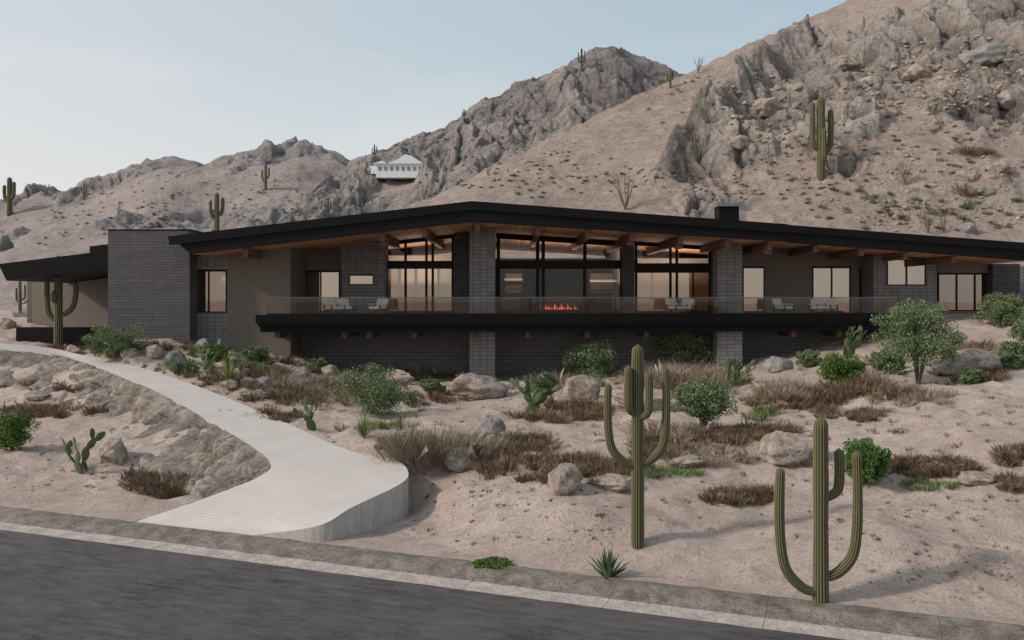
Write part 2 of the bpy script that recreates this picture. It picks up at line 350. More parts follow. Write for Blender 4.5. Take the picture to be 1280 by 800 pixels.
# driveway
v=[];f=[];n=len(DL)
for i in range(n): v+=[DL[i],DR[i],DR[i]-np.array([0,0,1.6]),DL[i]-np.array([0,0,1.6])]
for i in range(n-1):
    a=4*i;f+=[(a,a+1,a+5,a+4),(a+1,a+2,a+6,a+5),(a+3,a,a+4,a+7)]
f.append((0,3,2,1))
dr=pd('driveway',v,f,M['drive']);dr.data.materials.append(M['dwall'])
for i,p in enumerate(dr.data.polygons): p.material_index=0 if (i%3==0 and i<3*(n-1)) else 1
ang=math.atan2(D[1],D[0])
def strip(name,prof,mat,L0=-300,L1=300,wob=0):
    n=len(prof);xs=np.concatenate([[L0],np.arange(-14,44,.18),[L1]]) if wob else np.array([L0,L1]);vv=[];m=len(xs)
    for i,x in enumerate(xs):
        for j,(s,z) in enumerate(prof):
            w=wob*float(perlin(np.array(x*1.7),np.array(j*3.1),4)+.6*perlin(np.array(x*6.),np.array(j*3.1),5)) if 0<i<m-1 and 0<j<n-1 else 0
            vv.append((x,s+w,z+w*.3))
    o=pd(name,vv,[(i*n+j,(i+1)*n+j,(i+1)*n+j+1,i*n+j+1) for i in range(m-1) for j in range(n-1)],mat);o.location=(P0[0],P0[1],0);o.rotation_euler=(0,0,ang);return o
strip('road',[(-12.2,.004),(-1.42,.004)],M['asphalt'])
strip('kerb',[(.02,-.3),(0,.14),(-.03,.155),(-.48,.155),(-.57,.13),(-.86,.045),(-.92,.03),(-.93,-.1)],M['kerb'],wob=.035)
strip('gutter',[(-.86,-.1),(-.88,.022),(-1.15,.010),(-1.46,.014),(-1.48,-.1)],M['gutter'],wob=.02)
strip('kerb',[(-13.4,-.3),(-13.4,.15),(-12.9,.15),(-12.75,.02),(-12.1,.012),(-12.1,-.1)],M['kerb'])
# ------------------------------------------------------------ hills
def hill(name,ridge,dep,toe,zt,mat,nu,nv,seed,amp,maskf,prof=1.,wob=None,cmin=.2,bs=6.,ba=1.6):
    rp=np.array(ridge,float);dp=np.array(dep,float);px=np.linspace(rp[0,0],rp[-1,0],nu)
    ry=np.interp(px,rp[:,0],rp[:,1]);rY=np.interp(px,dp[:,0],dp[:,1]);tY=np.interp(px,[q[0] for q in toe],[q[1] for q in toe])
    v=np.concatenate([np.linspace(0,1,nv),np.linspace(1.02,1.8,24)])
    rZ=EZ+(HY-ry)/F*rY
    vf=np.clip(v,0,1);vb=np.clip(v-1,0,1)
    Yy=tY[:,None]+(rY-tY)[:,None]*v[None,:]
    Xx=(px[:,None]-640)/F*(tY[:,None]+(rY-tY)[:,None]*vf[None,:])*np.ones_like(Yy)
    Zz=zt+(rZ-zt)[:,None]*(vf**prof)[None,:]-(np.abs(rZ-zt)[:,None]*1.1+6)*vb[None,:]
    ppx=640+Xx/Yy*F;ppy=HY-(Zz-EZ)/Yy*F
    m=np.clip(maskf(ppx,ppy,v[None,:]*np.ones_like(Yy),Xx,Yy),0,1)
    edge=sstep(0,.12,v)[None,:]
    a1,a2,a3=amp
    big=fbm(Xx/45,(Yy)/45,3,seed)
    rk=ridged(Xx/17+Zz/30,Yy/22-Zz/20,6,seed+5);rk2=ridged(Xx/5,Yy/6+Zz/5,5,seed+11)
    b1,j1=blocks(Xx/bs+Zz/bs*.6,Yy/bs*.8-Zz/bs*.4,seed+20);b2,j2=blocks(Xx/(bs*.38)+3,Yy/(bs*.45)+Zz/bs,seed+30)
    cr=1-(1-cmin)*np.exp(-((v-1)/.13)**2)[None,:]
    crk=.35+.65*cr
    mm=sstep(.25,.7,m)
    Zz=Zz+edge*(a1*big*cr+m*(a2*rk*cr+a3*rk2*crk)+mm*crk*(ba*(b1-.4)+ba*.4*(b2-.4)-ba*.35*(1-j1)-ba*.15*(1-j2))+(1-m)*.35*fbm(Xx/4,Yy/4,4,seed+2))
    if wob is not None: Zz=Zz+wob(ppx,ppy,v[None,:])*edge
    V=np.stack([Xx,Yy,Zz],-1).reshape(-1,3);o=pd(name,V,gridfaces(nu,len(v)),mat,None,True)
    fattr(o,'rock',m);fattr(o,'cav_shade',np.clip(.45+.5*rk+.35*rk2+.30*(b1-.5)-.28*(1-j1)-.15*(1-j2),0,1))  # second attribute carries painted shading: dark crevices, light ridges
    return o,V,gridfaces(nu,len(v))
hA=hill('far_hill',[(-700,300),(-250,295),(-100,280),(0,264),(40,250),(80,244),(120,230),(150,215),(185,199),(215,197),(255,201),(300,189),(345,183),(372,178),(410,187),(440,200),(480,215),(560,240),(640,262),(760,300)],
  [(-700,230),(760,230)],[(-700,80),(760,80)],4.,M['hillA'],480,170,31,(4.,4.,1.2),
  lambda px,py,v,x,y: sstep(.42,.72,v+.6*fbm(x/30,y/40,4,77)),1.15,None,.2,11,1.9)
hB=hill('rocky_mountain',[(330,290),(390,240),(430,214),(470,187),(520,172),(560,156),(600,129),(640,108),(690,93),(715,76),(745,60),(770,54),(790,68),(810,75),(835,86),(870,98),(930,110),(1000,120),(1100,130)],
  [(330,130),(470,175),(770,200),(1100,210)],[(330,85),(1100,95)],5.,M['hillB'],520,260,51,(3.5,5.,1.2),
  lambda px,py,v,x,y: .95*sstep(.10,.5,v+.9*fbm(x/24,y/34,4,97)),1.0,None,.2,9,2.2)
sp=np.array([(225,800),(195,835),(160,875),(120,908),(92,948),(72,1000),(45,1060),(15,1130),(-40,1200)][::-1],float)
def spx(py): return np.interp(py,sp[:,0],sp[:,1])
def mC(px,py,v,x,y):
    d=px-spx(py)-12;n=fbm(x/14,y/18,4,64)
    core=sstep(-18,8,d+n*22)*(1-sstep(90,190,d+n*80))*sstep(262,215,py+n*20)
    hi=sstep(170,100,py+n*100)*sstep(0,60,d)*.85
    low=.16*sstep(10,60,d)+.75*sstep(.25,.6,n)*sstep(10,60,d)
    r=np.maximum(np.maximum(core,hi),low)
    left=sstep(.35,.7,fbm(x/9,y/12,3,13))*.22
    crest=1-sstep(.83,.90,v)*(1-sstep(1180,1300,px))
    return np.maximum(r*sstep(-40,-10,d)*crest,left)
def wC(px,py,v):
    d=px-spx(py)-12;on=sstep(250,205,py)*sstep(35,100,py)*(1-sstep(.80,.9,v))
    return on*(4.2*np.exp(-((d-20)/24)**2)+1.6*sstep(0,20,d))
hC=hill('desert_hillside',[(400,310),(430,292),(480,270),(540,248),(600,216),(700,167),(800,118),(870,86),(930,57),(1000,27),(1060,0),(1150,-45),(1280,-100),(1500,-150),(2100,-160)],
  [(400,95),(640,115),(800,135),(1060,170),(1400,185),(2100,190)],[(400,72),(2100,70)],4.2,M['hillC'],900,380,71,(1.2,4.2,1.3),mC,1.0,wC,.05,6.,2.1)
Va=[V];Fa=[Tf];off=len(V)
for o,v_,f_ in (hA,hB,hC): Va.append(v_);Fa.append(f_+off);off+=len(v_)
bvh=BVHTree.FromPolygons([tuple(p) for p in np.vstack(Va).tolist()],np.vstack(Fa).tolist())
def hit(px,py):
    d=Vector(((px-640)/F,1,-(py-HY)/F)).normalized();h=bvh.ray_cast(Vector((0,0,EZ)),d)
    return h[0]
# ------------------------------------------------------------ house
H=empty('modern_desert_house')
YE=44.5
main_top=[(213,296),(590,252),(985,281)];main_bot=[(985,302),(590,277),(238,317)]
ptsT=[(wx(p,YE),wz(q,YE)) for p,q in main_top];ptsB=[(wx(p,YE),wz(q,YE)) for p,q in main_bot]
prism('main_roof',ptsT+ptsB,YE,68,M['black'],H)
prism('roof_edge_flashing',[(x-.08*(i==0),z+.02) for i,(x,z) in enumerate(ptsT)]+[(x,z-.42) for x,z in ptsT[::-1]],YE-.12,YE-.003,M['black'],H)
YR=46.2
rt=[(wx(975,YR),wz(281,YR)),(wx(1294,YR),wz(305,YR))];rb=[(wx(1288,YR),wz(326,YR)),(wx(975,YR),wz(302,YR))]
prism('right_roof',rt+rb,YR,66,M['black'],H)
prism('right_roof_flashing',[(rt[0][0],rt[0][1]+.02),(rt[1][0],rt[1][1]+.02),(rt[1][0],rt[1][1]-.38),(rt[0][0],rt[0][1]-.38)],YR-.1,YR-.003,M['black'],H)
YL=47.5
prism('left_roof',[(wx(-2,YL),wz(330,YL)),(wx(112,YL),wz(316,YL)),(wx(112,YL),wz(308,YL)),(wx(137,YL),wz(305,YL)),(wx(137,YL),wz(335,YL)),(wx(8,YL),wz(351,YL))],YL,62,M['black'],H)
def und(x):
    if x>ptsB[0][0]: return float(np.interp(x,[rb[1][0],rb[0][0]],[rb[1][1],rb[0][1]]))
    return float(np.interp(x,[ptsB[2][0],ptsB[1][0],ptsB[0][0]],[ptsB[2][1],ptsB[1][1],ptsB[0][1]]))
for nm,a,b,y0,y1 in (('soffit_left',ptsB[2],ptsB[1],YE+.25,67),('soffit_right',ptsB[1],ptsB[0],YE+.25,67),('soffit_far_right',rb[1],rb[0],YR+.25,65)):
    pd(nm,[(a[0],y0,a[1]-.006),(b[0],y0,b[1]-.006),(b[0],y1,b[1]-.006),(a[0],y1,a[1]-.006)],[(0,1,2,3)],M['soffit'],H)
FZ=wz(394,46)
def wallr(nm,p0,p1,z0,Yf,th,mat,top=None):
    x0,x1=wx(p0,Yf),wx(p1,Yf)
    if top is None:
        xs=[x0,x1]
        if x0<ptsB[1][0]<x1: xs=[x0,ptsB[1][0],x1]
        prism(nm,[(x0,z0),(x1,z0)]+[(x,und(x)-.01) for x in xs[::-1]],Yf,Yf+th,mat,H)
    else: box(nm,x0,x1,Yf,Yf+th,z0,top,mat,H)
def window(nm,p0,p1,z0,z1,Yf,nm_v,gl,trans=(),curtain=False,slope=False,fw=.07,low=None):
    x0,x1=wx(p0,Yf),wx(p1,Yf);e=empty(nm);e.parent=H
    zt=(lambda x: und(x)-.012) if slope else (lambda x:z1)
    xs=[x0+fw/2+(x1-x0-fw)*i/nm_v for i in range(nm_v+1)] if isinstance(nm_v,int) else [wx(p,Yf) for p in nm_v]
    for x in xs: box('mullion',x-fw/2,x+fw/2,Yf-.06,Yf+.06,z0,zt(x)-.0,M['frame'],e)
    box('sill',x0,x1,Yf-.065,Yf+.065,z0+.003,z0+fw,M['frame'],e)
    prism('head',[(x0,zt(x0)-fw*1.5),(x1,zt(x1)-fw*1.5),(x1,zt(x1)),(x0,zt(x0))],Yf-.064,Yf+.064,M['frame'],e)
    for ta,tb in trans: box('transom_band',x0,x1,Yf-.09,Yf+.09,ta,tb,M['frame'],e)
    zs=z0
    if low is not None:
        zs=trans[0][0]+.02;pd('lower_pane',[(x0,Yf,z0),(x1,Yf,z0),(x1,Yf,zs),(x0,Yf,zs)],[(0,1,2,3)],low,e)
    pd('pane',[(x0,Yf,zs),(x1,Yf,zs),(x1,Yf,zt(x1)),(x0,Yf,zt(x0))],[(0,1,2,3)],gl,e)
    if curtain:
        n=int((x1-x0)/.05);xx=np.linspace(x0,x1,n);vv=[];
        for x in xx: yy=Yf+.35+.04*math.sin(x*26);vv+=[(x,yy,z0),(x,yy,zt(x))]
        pd('curtain',vv,[(2*i,2*i+2,2*i+3,2*i+1) for i in range(n-1)],M['curtain'],e,True)
Yw=51.
YC=46.4
box('left_block_mass',wx(135,YC),wx(237,YC),YC,60,2.5,wz(288,YC),M['cmu_l'],H)
box('left_block_coping',wx(134.3,YC),wx(237.7,YC),YC-.03,60.03,wz(288,YC)+.003,wz(286.5,YC),M['black'],H)
box('left_wing_wall',wx(40,54),wx(135,54),54,54.3,3,wz(341,54),M['stucco_l'],H)
box('left_wing_side',wx(40,54)-.3,wx(40,54),54,61,3,wz(343,54),M['stucco'],H)
box('site_wall',wx(20,50),wx(150,50),50,50.25,2.2,wz(409,50),M['black'],H)
YG=47.5
zw0,zw1=wz(391,YG),wz(337,YG)
wallr('garage_wall_below',237,284,2,YG,.3,M['cmu'],zw0)
wallr('garage_wall_above',237,284,zw1,YG,.3,M['cmu'])
window('garage_window',238,284,zw0,zw1,YG+.12,2,M['glass_h'])
wallr('taupe_wall',284,363,1.5,YG,.3,M['stucco'])
xr=wx(363,YG);prism('taupe_return',[(xr-.3,1.5),(xr,1.5),(xr,und(xr)-.01),(xr-.3,und(xr-.3)-.01)],YG+.3,Yw,M['stucco'],H)
box('garage_floor',wx(237,YG),wx(363,YG)-.3,YG+.3,60,4.3,4.5,M['patio'],H)
box('garage_back',wx(237,YG)-1,xr,56,56.2,4.5,und(-17)-.3,M['curtain'],H)
wallr('wall_a',355,377,FZ-.1,Yw,.3,M['stucco'])
zd=wz(338,Yw)
window('bedroom_slider',377,425,FZ,zd,Yw+.1,2,M['glass_r'],curtain=True)
wallr('wall_over_slider',377,426,zd,Yw,.3,M['stucco'])
YB=50.
sw0,sw1=wz(356,YB),wz(343,YB)
wallr('block_pier_l',427,436.5,FZ-.1,YB,.9,M['cmu']);wallr('block_pier_r',467,482,FZ-.1,YB,.9,M['cmu'])
wallr('block_pier_low',436.5,467,FZ-.1,YB,.9,M['cmu'],sw0)
x0,x1=wx(436.5,YB),wx(467,YB);prism('block_pier_top',[(x0,sw1),(x1,sw1),(x1,und(x1)-.01),(x0,und(x0)-.01)],YB,YB+.9,M['cmu'],H)
window('slot_window',436.5,467,sw0,sw1,YB+.15,1,M['glass_r'],fw=.05)
tb=(wz(336,Yw),wz(326,Yw))
window('dining_glazing',482,568,FZ,0,Yw+.1,[484,507,533,541,566],M['glass'],[tb],slope=True,fw=.14,low=M['glass_h'])
wallr('stone_pier',567,588,FZ-.1,50.3,1.3,M['cmu_d'])
for nm,p0,p1 in (('front_column',587,619),('front_column_right',897,928)):
    Yc=47.3;wallr(nm,p0,p1,1.,Yc,1.1,M['cmu'])
window('great_room_glazing',620,779,FZ,0,Yw+.4,[623,672,679,731,777],M['glass'],[(wz(336,Yw),wz(325,Yw))],slope=True,fw=.2)
wallr('pier_right',779,793,FZ-.1,50.3,1.5,M['cmu_d'])
window('living_glazing',793,889,FZ,0,Yw+.1,[795,838,846,887],M['glass'],[(wz(341,Yw),wz(329,Yw))],slope=True,fw=.14,low=M['glass_h'])
wallr('pier_r2',889,928,FZ-.1,Yw,.5,M['cmu_d'])
window('side_window',928,956,FZ,wz(333,Yw),Yw+.1,1,M['glass_r'],curtain=True)
wallr('side_window_head',928,956,wz(333,Yw),Yw,.3,M['stucco'])
wallr('wall_b',956,1015,FZ-.1,Yw,.3,M['stucco'])
window('suite_slider',1015,1064,FZ,wz(333,Yw),Yw+.1,2,M['glass_r'],curtain=True)
wallr('wall_over_suite',1015,1064,wz(333,Yw),Yw,.3,M['stucco'])
wallr('wall_c',1064,1094,FZ-.1,Yw,.3,M['stucco'])
box('service_door',wx(1074,Yw),wx(1084,Yw),Yw-.03,Yw-.003,FZ+.05,wz(336,Yw),M['frame'],H)
YQ=49.3
a0,a1=wz(357,YQ),wz(320,YQ)
wallr('right_block_a',1092,1108,2,YQ,1.9,M['cmu']);wallr('right_block_b',1158,1171,2,YQ,1.9,M['cmu'])
wallr('right_block_c',1108,1158,2,YQ,1.9,M['cmu'],a0);
wallr('right_block_d',1108,1158,a1,YQ,1.9,M['cmu'])
window('upper_window',1108,1158,a0,a1,YQ+.12,2,M['glass_r'])
Y5=50.4;b0,b1=wz(389,Y5),wz(341,Y5)
wallr('right_wall_low',1172,1243,2,Y5,.3,M['stucco'],b0);wallr('right_wall_head',1172,1243,b1,Y5,.3,M['stucco'])
window('right_window',1172,1242,b0,b1,Y5+.1,3,M['glass_h'])
box('right_room_back',wx(1165,53),wx(1250,53),54,54.2,3,wz(341,Y5)+.5,M['interior'],H)
wallr('right_end_block',1241,1275,2,49.9,2.3,M['cmu_d'])
wallr('right_end_far',1264,1300,2,53,.3,M['cmu'])
box('house_back',wx(137,60),wx(1180,60),65,65.3,2,9,M['interior'],H)
box('house_floor',wx(363,YG),wx(1262,50.),50.05,65,FZ-.35,FZ-.004,M['patio'],H)
for p in (427,601,790,958,1092):
    x=wx(p,Yw);prism('partition',[(x-.1,FZ),(x+.1,FZ),(x+.1,und(x)-.02),(x-.1,und(x)-.02)],51.6,64.9,M['interior'],H)
dx0,dx1=wx(322,45.4),wx(1121,47.4)
def quadprism(nm,pts,z0,z1,mat):
    v=[(x,y,z0) for x,y in pts]+[(x,y,z1) for x,y in pts];return pd(nm,v,[(3,2,1,0),(4,5,6,7)]+[(i,(i+1)%4,(i+1)%4+4,i+4) for i in range(4)],mat,H)
zb=wz(415,45.8)
quadprism('deck_slab',[(dx0,45.4),(dx1,47.4),(dx1,50.95),(dx0,50.95)],zb+.28,FZ-.002,M['black'])
quadprism('deck_fascia_upper',[(dx0-.08,45.3),(dx1+.08,47.3),(dx1+.08,47.5),(dx0-.08,45.5)],FZ-.42,FZ+.03,M['black'])
quadprism('deck_fascia_lower',[(dx0+.1,45.5),(dx1,47.5),(dx1,47.7),(dx0+.1,45.7)],zb,FZ-.425,M['black'])
quadprism('deck_paving',[(dx0+.1,45.6),(dx1-.1,47.6),(dx1-.1,50.9),(dx0+.1,50.9)],FZ+.002,FZ+.012,M['patio'])
RZ=wz(372,46)
npan=22
for i in range(npan):
    t0=i/npan+.0006;t1=(i+1)/npan-.0006;L=lambda t:(dx0+.45+(dx1-.1-dx0-.45)*t,45.55+2*t)
    a,b=L(t0),L(t1);pd('railing_glass_panel',[(a[0],a[1],FZ+.04),(b[0],b[1],FZ+.04),(b[0],b[1],RZ),(a[0],a[1],RZ)],[(0,1,2,3)],M['rail'],H)
a,b=L(0),L(1);quadprism('railing_shoe',[(a[0],a[1]-.04),(b[0],b[1]-.04),(b[0],b[1]+.04),(a[0],a[1]+.04)],FZ+.031,FZ+.1,M['frame'])
quadprism('railing_cap',[(a[0],a[1]-.02),(b[0],b[1]-.02),(b[0],b[1]+.02),(a[0],a[1]+.02)],RZ+.001,RZ+.025,M['steel'])
for e_ in (L(0),L(1)): pd('railing_return',[(e_[0],e_[1],FZ+.04),(e_[0],50.9,FZ+.04),(e_[0],50.9,RZ),(e_[0],e_[1],RZ)],[(0,1,2,3)],M['rail'],H)
wallr('lower_wall',340,1092,-.5,50.,.4,M['cmu_m'],FZ-.36)
for p in (350,432,462,518,590,660,735,810,930,1000,1060):
    x=wx(p,46.6);box('deck_joist',x-.13,x+.13,45.95+(p-322)/400,49.95,zb-.34,zb-.004,M['beam'],H)
for p in (307,478,531,597,672,735,790,851,909,962):
    x=wx(p,45.);y0=44.95
    zz=min(und(x-.13),und(x+.13))-.01
    prism('glulam_beam',[(x-.13,zz-.42),(x+.13,zz-.42),(x+.13,zz),(x-.13,zz)],y0,56 if 482<p<900 else 50.95,M['beam'],H)
    if p in (478,597,790,851,909,962):
        prism('bracket_plate',[(x-.17,zz-.62),(x+.17,zz-.62),(x+.17,zz-.1),(x-.17,zz-.1)],y0+.35,y0+.85,M['beam'],H)
for p in (1018,1075,1130,1190):
    x=wx(p,46.8);zz=min(und(x-.13),und(x+.13))-.01;box('rafter_tail',x-.13,x+.13,46.6,50.9,zz-.36,zz,M['beam'],H)
box('chimney',wx(899,50),wx(924,50),50,51.2,wz(276,50),wz(258,50),M['black'],H)
box('chimney_cap',wx(897,50),wx(926,50),49.9,51.3,wz(258,50)+.003,wz(254,50),M['steel'],H)
FP=empty('linear_fireplace');FP.parent=H
fx0,fx1=wx(655,53),wx(735,53)
z1_,z2_=wz(387,53),wz(376,53)
box('hearth_base',fx0,fx1,53,53.9,FZ,z1_,M['dark_int'],FP);box('hearth_hood',fx0,fx1,53,53.9,z2_+.12,wz(338,53),M['dark_int'],FP)
box('jamb_l',fx0,fx0+.35,53.,53.9,z1_+.003,z2_+.117,M['dark_int'],FP);box('jamb_r',fx1-.35,fx1,53.,53.9,z1_+.003,z2_+.117,M['dark_int'],FP)
vv=[];ff=[]
for i in range(30):
    x=fx0+.75+(fx1-fx0-1.4)*i/29+random.uniform(-.05,.05);h=random.uniform(.08,.42);w=random.uniform(.02,.05);y=53.2+random.uniform(0,.3);b=len(vv)
    vv+=[(x-w,y,z1_+.01),(x+w,y,z1_+.01),(x+w*.7+.02,y,z1_+h*.5),(x+random.uniform(-.05,.05),y,z1_+h),(x-w*.6,y,z1_+h*.45)];ff.append((b,b+1,b+2,b+3,b+4))
pd('flames',vv,ff,M['fire'],FP)
for (p0,p1,q) in ((630,653,350),(630,653,362),(630,660,374),(738,772,352),(738,772,366)):
    box('shelf',wx(p0,55),wx(p1,55),55,55.5,wz(q,55),wz(q,55)+.12,M['steel'],H)
box('kitchen_cabinets',wx(618,60),wx(788,60),60,60.6,FZ,wz(335,60),M['dark_int'],H)
for p0,p1,q0,q1 in ((632,652,352,342),(632,652,366,356),(738,772,362,342),(684,726,352,344)):
    box('pass_through_window',wx(p0,60),wx(p1,60),59.9,59.98,wz(q0,60),wz(q1,60),M['curtain'],H)
box('kitchen_island',wx(640,57),wx(770,57),57,58,FZ,FZ+.95,M['dark_int'],H)
def area(nm,x,y,z,sx,sy,pw,rot=(0,0,0)):
    l=bpy.data.lights.new(nm,'AREA');l.shape='RECTANGLE';l.size=sx;l.size_y=sy;l.energy=pw;l.color=(1,.84,.69)
    o=bpy.data.objects.new(nm,l);sc.collection.objects.link(o);o.location=(x,y,z);o.rotation_euler=rot;o.parent=H
up=(math.pi,0,0)
area('great_room_fill_light',wx(700,56),55,6.9,7,3,300,up);area('living_fill_light',wx(840,56),55,6.9,4,3,210,up)  # unseen lamps added to brighten the rooms and wood ceiling
area('dining_fill_light',wx(525,56),55,6.9,3,3,150,up);area('garage_fill_light',wx(262,53),53,7.3,3,3,200)  # also added without a fixture; the second lifts the dark garage
box('living_back',wx(792,60),wx(905,60),58,58.2,FZ,und(wx(905,60))-.3,M['curtain'],H)
box('dining_back',wx(470,60),wx(600,60),57.,57.2,FZ,und(wx(470,58))-.3,M['curtain'],H)
for p in (500,520,548,815,838,866):
    x=wx(p,57);box('rear_mullion',x-.06,x+.06,56.85,56.99,FZ,8.2,M['frame'],H)
for p in (512,552,806,872):
    x=wx(p,55);box('dining_table' if p<600 else 'sofa',x-.9,x+.9,54.6,55.5,FZ+.1,FZ+.75,M['dark_int'] if p<600 else M['white'],H,.06)
def chair(nm,x,y,rz,mat,dark=False):
    e=empty(nm,(x,y,FZ+.014));e.rotation_euler=(0,0,rz);fm=M['frame']
    box('seat_cushion',-.36,.36,-.36,.36,.26,.44,mat,e,.05)
    b=box('back_cushion',-.36,.36,-.09,.09,-.02,.5,mat,e,.05);b.location=(0,.38,.36);b.rotation_euler=(-.25,0,0)
    for s in (-1,1):
        box('arm',s*.42-.04,s*.42+.04,-.38,.42,.52,.57,mat if not dark else fm,e,.015)
        for yy in (-.34,.36): box('leg',s*.42-.025,s*.42+.025,yy-.025,yy+.025,0,.519,fm,e)
    box('frame_rail',-.40,.40,-.33,.36,.2,.255,fm,e)
for p,Yc,r,dk in ((418,48.5,.8,0),(430,48.9,.4,0),(472,48.8,-.5,0),(846,48.9,.6,0),(858,49.2,-.4,0),(980,49.4,.7,0),(1022,49.6,-.3,0),(1034,49.4,-.9,0),(665,49.5,.7,1),(742,49.5,-.7,1),(752,49.8,-.7,1)):
    chair('lounge_chair',wx(p,Yc),Yc,r,M['white'] if not dk else M['dark_int'],dk)
car=empty('parked_car',(wx(263,50.6),50.6,4.5));car.rotation_euler=(0,0,.35)
prof=[(-2.2,.35),(-2.25,.75),(-2.1,1.0),(-1.0,1.1),(-.45,1.55),(1.3,1.58),(2.1,1.1),(2.25,.9),(2.2,.35)]
o=prism('body',prof,-.88,.88,M['carpaint'],car);m=o.modifiers.new('b','BEVEL');m.width=.06;m.segments=2
for s in (-1,1):
    y=s*.885;pd('side_glass',[(-.85,y,1.1),(-.4,y,1.48),(1.2,y,1.5),(1.75,y,1.1)],[(0,1,2,3)],M['frame'],car)
    for xx in (-1.4,1.35):
        bm=bmesh.new();bmesh.ops.create_cone(bm,cap_ends=True,segments=28,radius1=.34,radius2=.34,depth=.24,matrix=Matrix.Translation((xx,s*.82,.34))@Matrix.Rotation(math.pi/2,4,'X'))
        me=bpy.data.meshes.new('wheel');bm.to_mesh(me);bm.free();obj('wheel',me,M['tyre'],car)
pd('windscreen',[(-1.0,-.75,1.12),(-1.0,.75,1.12),(-.5,.68,1.53),(-.5,-.68,1.53)],[(0,1,2,3)],M['frame'],car).location=(-.03,0,.02)
# ------------------------------------------------------------ plants
def tube(V_,F_,R_,path,rad,ribs=14,seg=4,step=.12):
    P=catmull(path,6);L=np.concatenate([[0],np.cumsum(np.linalg.norm(np.diff(P,axis=0),axis=1))])
    n=max(6,int(L[-1]/step));t=np.linspace(0,L[-1],n);P=np.stack([np.interp(t,L,P[:,i]) for i in range(3)],1)
    T=np.gradient(P,axis=0);T/=np.linalg.norm(T,axis=1)[:,None];u=np.cross(T[0],[0,1,.01]);
    if np.linalg.norm(u)<.1:u=np.array([1.,0,0])
    u/=np.linalg.norm(u);m=ribs*seg;th=np.arange(m)/m*2*math.pi;rib=.5+.5*np.cos(ribs*th);base=len(V_)
    ends=t[-1]-t;ph=random.random()*6
    for i in range(n):
        u=u-T[i]*u.dot(T[i]);u/=np.linalg.norm(u);w=np.cross(T[i],u)
        r=rad*(1-.12*(t[i]/L[-1]))*(1+.035*math.sin(t[i]*2.3+ph)+.02*math.sin(t[i]*5.1+ph))
        if ends[i]<rad*1.3: r*=math.sqrt(max(.0,1-(1-ends[i]/(rad*1.3))**2))+.02
        r*=min(1,.82+.18*min(1,t[i]/.5)) 
        rr=r*(.80+.20*rib)
        for j in range(m):
            V_.append(P[i]+rr[j]*(u*math.cos(th[j])+w*math.sin(th[j])));R_.append(rib[j])
    for i in range(n-1):
        for j in range(m):
            a=base+i*m;F_.append((a+j,a+(j+1)%m,a+m+(j+1)%m,a+m+j))
    F_.append(tuple(base+(n-1)*m+j for j in range(m)))
def saguaro(loc,h,r,arms,rz=0,ribs=14,lean=0):
    V_,F_,R_=[],[],[]
    tube(V_,F_,R_,[(0,0,-.3),(lean*.2,0,h*.3),(lean*.6,0,h*.65),(lean,0,h)],r,ribs,step=max(.08,h/50))
    for (a,o_,top,ph) in arms:
        c,s=math.cos(ph),math.sin(ph);k=min(1.,(top-a)/2.)*abs(o_)/.7
        pts=[(0,a),(.45*o_,a+.10*k),(.86*o_,a+.42*k),(1.0*o_,a+.9*k),(1.03*o_,(a+.9*k+top)/2),(1.0*o_,top)]
        tube(V_,F_,R_,[(c*p+lean*q/h*.8,s*p,q) for p,q in pts],r*.68,max(8,ribs-3),step=max(.06,h/60))
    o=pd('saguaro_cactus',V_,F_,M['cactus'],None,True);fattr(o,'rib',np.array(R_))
    o.location=loc;o.rotation_euler=(0,0,rz);return o
def place_sag(px,pb,pt,arms,rf=.034,ribs=12,lean=0):
    g=hit(px,pb)
    if g is None: return
    h=(pb-pt)/F*g.y;saguaro(g-Vector((0,0,.05)),h,h*rf,[(a*h,o*h,t*h,ph) for a,o,t,ph in arms],0,ribs,lean*h)
place_sag(797,682,427,[(.40,-.145,.81,.1),(.41,.135,.89,-.1),(.66,-.055,.90,.5),(.64,.06,.87,-.6)],.0325,15)
place_sag(1026,755,517,[(.07,-.215,.735,.05),(.15,.185,.82,-.05),(.57,.105,.83,.2)],.042,15)
place_sag(73,434,318,[(.30,-.12,.78,0),(.35,.17,.72,.2),(.5,-.06,.62,1.2)],.045,12)
place_sag(1026,222,120,[(.35,-.10,.93,0),(.3,.13,.85,.2),(.5,.07,.9,1.),(.2,-.05,.6,2)],.055,12)
for a in ((12,269,221,.07),(271,289,240,.07),(555,160,133,.07),(468,200,180,.05),(838,110,85,.06),(332,237,205,.06),(410,272,250,.06),(25,392,350,.05),(1030,14,-10,.06),(727,88,60,.05),(105,250,228,.05),(580,150,136,.07)):
    place_sag(a[0],a[1],a[2],[(.35,-.15,.8,random.uniform(-.5,.5)),(.42,.14,.88,random.uniform(-.5,.5))],a[3],10)
